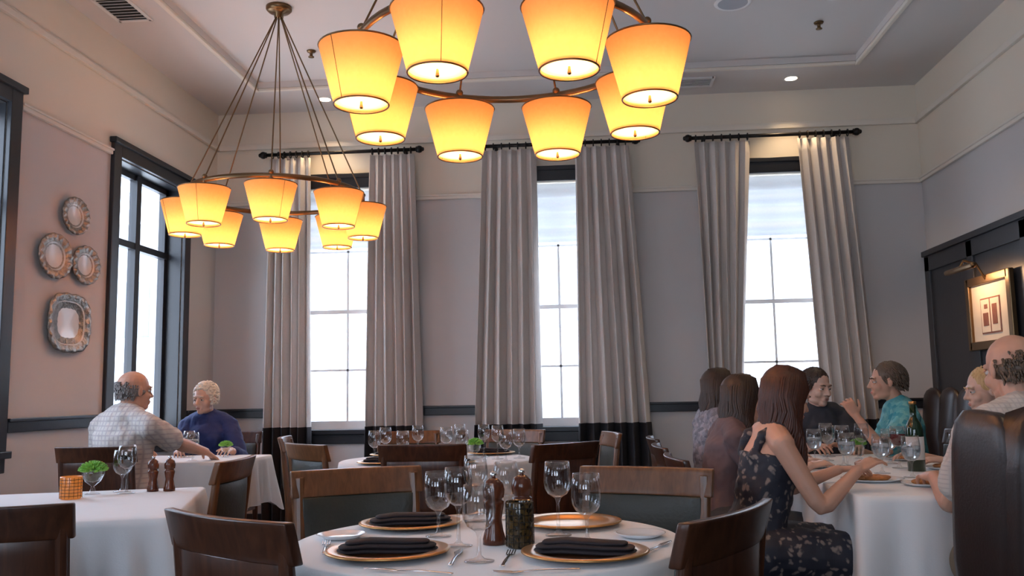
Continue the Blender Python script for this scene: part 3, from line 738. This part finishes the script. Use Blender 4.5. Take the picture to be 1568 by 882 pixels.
# ------------------------------------------------------------ people
def person(name,hip,heading,lean=5,s=1.0,fem=False,skin='skin',hair=('short','hdark'),top='plaid',sleeve=.5,bottom='trous',hands=None,look=(0,0),dress=False,curl=25,turn=0,bulk=1.0):
    rz=math.radians(heading);e=empty(name,(hip[0],hip[1],0),rz)
    Wi=(Matrix.Translation((hip[0],hip[1],0))@Matrix.Rotation(rz,4,'Z')).inverted()
    hz=.455
    RL=Matrix.Rotation(-math.radians(lean),3,'X')
    def Lp(x,y,z):
        z=(z-hz)*s;x*=s;y*=s
        k=max(0,min(1,(z-.05)/.35))
        p=V((x,y,z-.08));q=RL@p
        Rt=Matrix.Rotation(math.radians(turn)*k,3,'Z')
        return Rt@V((q.x,q.y,0))+V((0,0,q.z+.08+hz))
    g=.92 if fem else 1.0; g*=bulk
    b=MB()
    sh=.165 if fem else .185
    tors=[(0,0,.50),(0,0,.60),(0,.01,.72),(0,.01,.84),(0,.0,.95),(0,-.01,1.02)]
    trad=[(.17,.12),(.165,.12),(.135 if fem else .15,.10),(.145,.108),(.155,.11),(.12,.075)]
    sc=lambda r,k=0:(r[0]*g*s+k,r[1]*g*s+k)
    xax=(1,0,0)
    b.tube([Lp(*p) for p in tors],[sc(r) for r in trad],0,20,side=xax)
    b.tube([Lp(-sh,-.01,1.0),Lp(-sh*.5,-.015,1.035),Lp(0,-.015,1.05),Lp(sh*.5,-.015,1.035),Lp(sh,-.01,1.0)],[.05*s,.052*s,.055*s,.052*s,.05*s],0,14)
    nr=.047 if fem else .056
    b.tube([Lp(0,-.012,1.02),Lp(0,.0,1.09),Lp(0,.02,1.17)],[nr*1.25*s,nr*s,nr*s],0,16)
    HC=Lp(0,.028,1.205)
    HR=Matrix.Rotation(math.radians(look[0]),3,'Z')@Matrix.Rotation(math.radians(-look[1]),3,'X')
    hs=(.94 if fem else 1.0)*max(s,.96)
    def Hp(x,y,z):return HC+HR@V((x*hs,y*hs,z*hs))
    def he(mb,c,r,mi=0,seg=20,rg=12,R=None):mb.ell(Hp(*c),tuple(q*hs for q in r),HR@R if R is not None else HR,mi,seg,rg)
    he(b,(0,-.014,.03),(.074,.094,.086));he(b,(0,.022,-.030),(.058,.068,.074));he(b,(0,.060,-.090),(.028,.026,.021));he(b,(0,.02,-.075),(.052,.056,.032))
    he(b,(0,.074,.026),(.048,.014,.010))
    for q in(-1,1):
        he(b,(q*.032,.056,-.030),(.028,.026,.028));he(b,(q*.077,-.004,-.004),(.008,.017,.030),R=Matrix.Rotation(q*.35,3,'Z'));he(b,(q*.012,.094,-.032),(.009,.010,.007))
        he(b,(q*.030,.076,.018),(.016,.010,.006))
    b.tube([Hp(0,.080,.020),Hp(0,.096,-.010),Hp(0,.107,-.028)],[.008*hs,.009*hs,.011*hs],0,10)
    he(b,(0,.080,-.062),(.026,.014,.020))
    if hands is None:hands={}
    arms=[]
    for q,k in((-1,'L'),(1,'R')):
        S=Lp(q*sh,-.01,.995)
        if k in hands:T=Wi@V(hands[k])
        else:T=V((q*.12,.40,.80))
        l1,l2=.285*s,.25*s
        d=T-S;L_=min(d.length,(l1+l2)*.995);dn=d.normalized();T=S+dn*L_
        a=(l1*l1-l2*l2+L_*L_)/(2*L_);h=math.sqrt(max(0,l1*l1-a*a))
        hint=V((q*.35,-.55,-1));hp=(hint-dn*hint.dot(dn)).normalized()
        E=S+dn*a+hp*h
        arms.append((q,S,E,T))
        w=.96 if fem else 1.08
        Ea=E.lerp(S,.13);Eb=E.lerp(T,.13);Em=E.lerp((Ea+Eb)/2,.45)
        b.tube([S,S.lerp(E,.4),Ea,Em,Eb,E.lerp(T,.35),E.lerp(T,.7),T],[.048*s*w,.044*s*w,.038*s*w,.037*s*w,.038*s*w,.036*s*w,.028*s*w,.023*s*w],0,14)
        f=(T-E).normalized();f=(f+V((0,0,-.25 if T.z<.9 else .2))).normalized();nrm=V((-q*.25,.0,-1)) if T.z<.9 else V((-q*1,.0,-.3))
        nrm=(nrm-f*nrm.dot(f)).normalized();sd=f.cross(nrm)
        hsz=(.88 if fem else 1.0)*s
        b.tube([T-f*.01,T+f*.03*hsz,T+f*.062*hsz,T+f*.085*hsz],[(.024*hsz,.017*hsz),(.036*hsz,.016*hsz),(.040*hsz,.014*hsz),(.037*hsz,.011*hsz)],0,14,side=sd)
        inner=1 if sd.dot(V((-q,0,0)))>0 else -1
        for n_,(off,ln) in enumerate([(-.031,.8),(-.0105,.98),(.0105,1.05),(.031,.92)]):
            p=T+f*.084*hsz+sd*inner*off*hsz;pts=[p-f*.02];dirv=(f+sd*inner*off*4).normalized();pts.append(p)
            for m_,(sl,ang) in enumerate(((.040,curl*.6),(.026,curl*1.0),(.020,curl*.8))):
                ax=dirv.cross(nrm).normalized();dirv=(Matrix.Rotation(math.radians(ang),3,ax)@dirv).normalized();p=p+dirv*sl*ln*hsz;pts.append(p)
            b.tube(pts,[.0085*hsz,.0088*hsz,.0082*hsz,.0075*hsz,.0062*hsz],0,8)
        p=T+f*.025*hsz+sd*inner*.028*hsz;d1=(f*.6+sd*inner*.75+nrm*.25).normalized();d2=(f*.85+sd*inner*.3+nrm*.3).normalized()
        b.tube([p,p+d1*.035*hsz,p+d1*.035*hsz+d2*.03*hsz,p+d1*.035*hsz+d2*.052*hsz],[.013*hsz,.011*hsz,.0095*hsz,.007*hsz],0,8)
    knees=[]
    for q in(-1,1):
        Hj=V((q*.09,.02,.54));K=V((q*.11,.43,.52));A=V((q*.11,.40,.10));knees.append((q,Hj,K,A))
        if dress or bottom is None:
            b.tube([Hj,Hj.lerp(K,.5),K,K.lerp(A,.3),A],[.075,.066,.052,.052,.034],0,14)
            b.tube([A+V((0,-.03,-.05)),A+V((0,.08,-.07)),A+V((0,.15,-.08))],[(.035,.03),(.04,.022),(.035,.014)],0,12,side=(1,0,0))
    remeshed(b,'body',[skin],e,.0042,0,2)
    fd=MB()
    he(fd,(0,.0925,-.058),(.019,.0045,.0035),0);he(fd,(0,.0915,-.0655),(.016,.0048,.0040),0)
    for q in(-1,1):
        he(fd,(q*.030,.0725,.002),(.0125,.0120,.0095),1);he(fd,(q*.030,.0828,.002),(.0055,.003,.0055),2)
        fd.tube([Hp(q*.014,.0885,.022),Hp(q*.03,.090,.027),Hp(q*.046,.080,.022)],[.0025,.0035,.002],3,6)
        fd.tube([Hp(q*.016,.080,.006),Hp(q*.030,.0845,.0105),Hp(q*.045,.075,.006)],[.003,.0045,.003],4,6)
        fd.tube([Hp(q*.018,.079,-.006),Hp(q*.030,.0815,-.009),Hp(q*.043,.074,-.006)],[.002,.003,.002],4,6)
    fd.obj('face_features',['lip','eyew','iris','brow' if hair[1] not in('hwhite','hblond','hgrey') else hair[1],skin],e)
    c=MB();cr=.016
    pts=[Lp(*p) for p in tors];rr=[sc(r,cr) for r in trad]
    if dress:
        pts=pts[:5];rr=rr[:5]
        c.tube(pts,rr,0,24,side=xax,flat=True)
        for q in(-1,1):
            c.tube([Lp(q*.085,.085,.93),Lp(q*.09,.06,1.01),Lp(q*.09,-.01,1.075),Lp(q*.085,-.07,1.02),Lp(q*.08,-.09,.93)],.020,0,8)
    else:
        c.tube(pts,rr,0,24,side=xax)
        c.tube([Lp(-sh,-.01,1.0),Lp(-sh*.5,-.015,1.037),Lp(0,-.015,1.048),Lp(sh*.5,-.015,1.037),Lp(sh,-.01,1.0)],[.064*s,.063*s,.062*s,.063*s,.064*s],0,16)
        if not fem:
            for q in range(16):
                a=2*math.pi*q/16;a2=2*math.pi*(q+1)/16
                c.tube([Lp(.062*math.cos(a),.062*math.sin(a)-.0,1.085-.02*max(0,math.sin(a))),Lp(.062*math.cos(a2),.062*math.sin(a2),1.085-.02*max(0,math.sin(a2)))],.013,0,6)
    if fem:
        for q in(-1,1):c.ell(Lp(q*.065,.085,.90),(.065,.055,.06))
    elif bulk>1.05:c.ell(Lp(0,.07,.70),(.16,.12,.15))
    if sleeve>0:
        for q,S,E,T in arms:
            ew=.018
            if sleeve<=.6:
                En=S.lerp(E,sleeve/.6*.85);c.tube([S,S.lerp(En,.5),En],[.052*s+ew,.05*s+ew,.046*s+ew+.006],0,16,flat=False)
            else:
                En=E.lerp(T,(sleeve-.6)/.4*.95);c.tube([S,S.lerp(E,.5),E,E.lerp(En,.5),En],[.05*s+ew,.046*s+ew,.040*s+ew,.036*s+ew*.8,.028*s+ew*.8],0,16)
    remeshed(c,'top_garment',[top],e,.007,.022,2,.07)
    c=MB()
    if dress:
        for q,Hj,K,A in knees:c.tube([Hj,Hj.lerp(K,.5),Hj.lerp(K,.88)],[.1,.09,.08],0,16)
        c.ell((0,.02,.54),(.19*g,.15,.10))
        remeshed(c,'skirt',[top],e,.009,.015,2,.07)
    else:
        c.ell((0,.01,.545),(.185*g,.15,.10))
        for q,Hj,K,A in knees:c.tube([Hj,Hj.lerp(K,.5),K,K.lerp(A,.5),A+V((0,0,-.02))],[.095,.085,.068,.06,.05],0,16)
        remeshed(c,'trousers',[bottom],e,.009,.012,2,.07)
    if not dress:
        c=MB()
        for q,Hj,K,A in knees:
            c.tube([A+V((0,-.05,-.062)),A+V((0,.04,-.060)),A+V((0,.16,-.070))],[(.038,.036),(.042,.036),(.036,.026)],0,14,side=(1,0,0))
        c.obj('shoes',['leather'],e)
    style,hm=hair[0],hair[1];L_=hair[2] if len(hair)>2 else .2
    h=MB();rd=random.Random(len(name)*7+int(hip[1]*10))
    if style!='bald':
        he(h,(0,-.024,.038),(.0815,.096,.088),0,28,18)
    else:
        he(h,(0,-.022,-.004),(.0772,.0875,.046),0,28,14)
    if style=='long':
        h.tube([Hp(0,-.03,.05),Hp(0,-.045,-.03),Hp(0,-.045,-.03)+V((0,0,-L_*.4*hs)),Hp(0,-.045,-.03)+V((0,0,-L_*.8*hs))],[(.078*hs,.075*hs),(.080*hs,.058*hs),(.078*hs,.048*hs),(.055*hs,.028*hs)],0,20,side=HR@V((1,0,0)))
        for k in range(620):
            ph=math.radians(rd.uniform(36,324));r=rd.uniform(.99,1.07);sx,cy=math.sin(ph),math.cos(ph)
            bkx=.082*r;bky=.098*r;ln=L_*rd.uniform(.8,1.05);w=rd.uniform(-.006,.006);j=rd.uniform(.98,1.03)
            P=[Hp(rd.uniform(-.01,.01),.02-rd.random()*.05,.126),Hp(sx*bkx*.62,cy*bky*.62-.012,.108*j),Hp(sx*bkx*.98,cy*bky*.95-.018,.045),
               Hp(sx*bkx*1.06,cy*bky*.82-.022,-.02)]
            pw=ph*3
            for t in (.3,.6,.85,1):
                wv=.010*math.sin(t*6+pw)
                P.append(P[3]+HR@V((sx*.014*t+w+wv,-.02*t+wv,0))*hs+V((0,0,-ln*t*hs)))
            h.tube(P,[.002,.0045,.0052,.0055,.0058,.0055,.0045,.0015],0,5)
    elif style in('short','curly','pony','bald'):
        n={'short':900,'curly':420,'pony':700,'bald':750}[style]
        for k in range(n):
            ph=rd.uniform(0,360)
            z=-.045+.17*rd.random() if style!='bald' else rd.uniform(-.048,.050)
            fr=math.cos(math.radians(ph))
            if fr>.55 and z<.075:continue
            if style=='bald' and (fr>.10 or (fr>-.55 and z>.032)):continue
            if z<-.0 and fr>-.05 and style!='curly':continue
            zz=(z-.038)/.088;rr_=math.sqrt(max(0,1-zz*zz)) if z>.038 else 1-.14*(zz*zz)
            x=.079*rr_*math.sin(math.radians(ph));y=.094*rr_*fr-.022
            if style=='bald':x*=.955;y=y*.955
            o=V((x,y+.02,max(z,-.0)-.03));o.normalize()
            if style=='curly':
                he(h,(x*1.03,y*1.03,z),(.012,.012,.011),0,8,6)
            else:
                kk=.5 if style=='bald' else 1
                dn=.016*kk+.004;wv=rd.uniform(-.005,.005)
                h.tube([Hp(x-o.x*.004,y-o.y*.004,z),Hp(x+o.x*.005*kk+wv*.5,y+o.y*.005*kk-.004,z-dn*.4+.003*kk),Hp(x+o.x*.005*kk+wv,y+o.y*.005*kk-.010*kk,z-dn)],[.0035,.0042,.0012],0,5)
        if style=='pony':
            h.tube([Hp(0,-.11,.04),Hp(0,-.15,.03),Hp(.01,-.165,-.04),Hp(0,-.15,-.13)],[.018,.028,.024,.006],0,12)
    h.obj('hair',[hm],e)
    return e

person('man_seated',(-2.62,4.83),-8,8,.97,False,'skinr',('bald','hgrey'),'plaid',.5,'khaki',{'R':(-2.30,5.30,.80),'L':(-2.74,5.24,.80)},look=(-28,2),bulk=1.12,turn=-12)
person('woman_seated',(-2.62,6.12),178,10,.91,True,'skin',('curly','hwhite'),'navy',.85,'trous',{'L':(-2.34,5.74,.79),'R':(-2.66,5.70,.79)},look=(-10,8),bulk=1.1)
person('woman_seated',(.58,3.42),-82,14,.88,True,'skinr',('long','hbrown',.25),'floral',0,None,{'R':(.96,3.34,.83),'L':(.98,3.68,.80)},look=(14,18),dress=True)
person('woman_seated',(.54,4.12),-85,14,.86,True,'skin',('long','hdark',.20),'mauve',.5,'trous',{'R':(.95,4.0,.79),'L':(.97,4.28,.79)},look=(5,10))
person('woman_seated',(.62,4.84),-80,6,.90,True,'skin',('long','hdark',.24),'grey',.6,'trous',{'R':(1.02,4.7,.79),'L':(1.0,4.95,.79)},look=(-10,6))
person('person_seated',(1.38,5.62),180,4,.90,False,'skin',('short','hdark'),'blkshirt',.5,'trous',None,look=(30,10))
person('woman_seated',(1.76,5.10),84,8,.94,True,'skinr',('short','hmous'),'teal',.5,'trous',{'L':(1.42,4.92,.97),'R':(1.42,5.20,.80)},look=(0,2),curl=45,bulk=1.1)
person('woman_seated',(1.98,4.42),88,8,.87,True,'skin',('pony','hblond'),'blkshirt',.5,'trous',{'R':(1.60,4.6,.79),'L':(1.60,4.22,.79)},look=(0,8))
person('man_seated',(1.42,2.96),10,9,.97,False,'skinr',('bald','hmous'),'plaid2',.5,'khaki',{'L':(1.22,3.34,.80),'R':(1.60,3.36,.80)},look=(6,8),bulk=1.08)

# ------------------------------------------------------------ light
W=bpy.data.worlds.new('sky');SC.world=W;W.use_nodes=True
n=W.node_tree.nodes;l=W.node_tree.links;bg=n['Background']
tc=n.new('ShaderNodeTexCoord');sp=n.new('ShaderNodeSeparateXYZ');rp=n.new('ShaderNodeValToRGB')
rp.color_ramp.elements[0].color=(.72,.84,1,1);rp.color_ramp.elements[0].position=.0;rp.color_ramp.elements[1].color=(.54,.70,1,1);rp.color_ramp.elements[1].position=.8
l.new(tc.outputs['Generated'],sp.inputs[0]);l.new(sp.outputs[2],rp.inputs[0]);l.new(rp.outputs[0],bg.inputs[0]);bg.inputs[1].default_value=12.0
def portal(x,y,z,w,h,d):
    L=bpy.data.lights.new('window_portal','AREA');L.shape='RECTANGLE';L.size=w;L.size_y=h;L.cycles.is_portal=True
    o=bpy.data.objects.new('window_portal',L);SC.collection.objects.link(o);o.location=(x,y,z);o.rotation_euler=V(d).to_track_quat('-Z','Z').to_euler()
for c in BW:portal(c,YB+.24,(BZ0+BZ1)/2,BH*2,BZ1-BZ0,(0,-1,0))
for a,c in LW:portal(XL-.24,(a+c)/2,(LZ0+LZ1)/2,c-a,LZ1-LZ0,(1,0,0))
for a,c in RW_FILL:portal((a+c)/2,YF-.24,(LZ0+LZ1)/2,c-a,LZ1-LZ0,(0,1,0))

# ------------------------------------------------------------ camera
cam=bpy.data.cameras.new('camera');co=bpy.data.objects.new('camera',cam);SC.collection.objects.link(co);SC.camera=co
cam.sensor_width=36;cam.lens=1366/1568*36;cam.clip_start=.05
pi_,ya,ro=math.radians(6.76),math.radians(4.68),math.radians(-1.0)
fw=V((-math.sin(ya)*math.cos(pi_),math.cos(ya)*math.cos(pi_),math.sin(pi_)));r=V((math.cos(ya),math.sin(ya),0));u=r.cross(fw)
r2=r*math.cos(ro)+u*math.sin(ro);u2=-r*math.sin(ro)+u*math.cos(ro)
mt=Matrix((r2,u2,-fw)).transposed().to_4x4();mt.translation=V((0,0,1.12));co.matrix_world=mt
SC.view_settings.view_transform='Standard';SC.view_settings.look='None';SC.view_settings.exposure=0
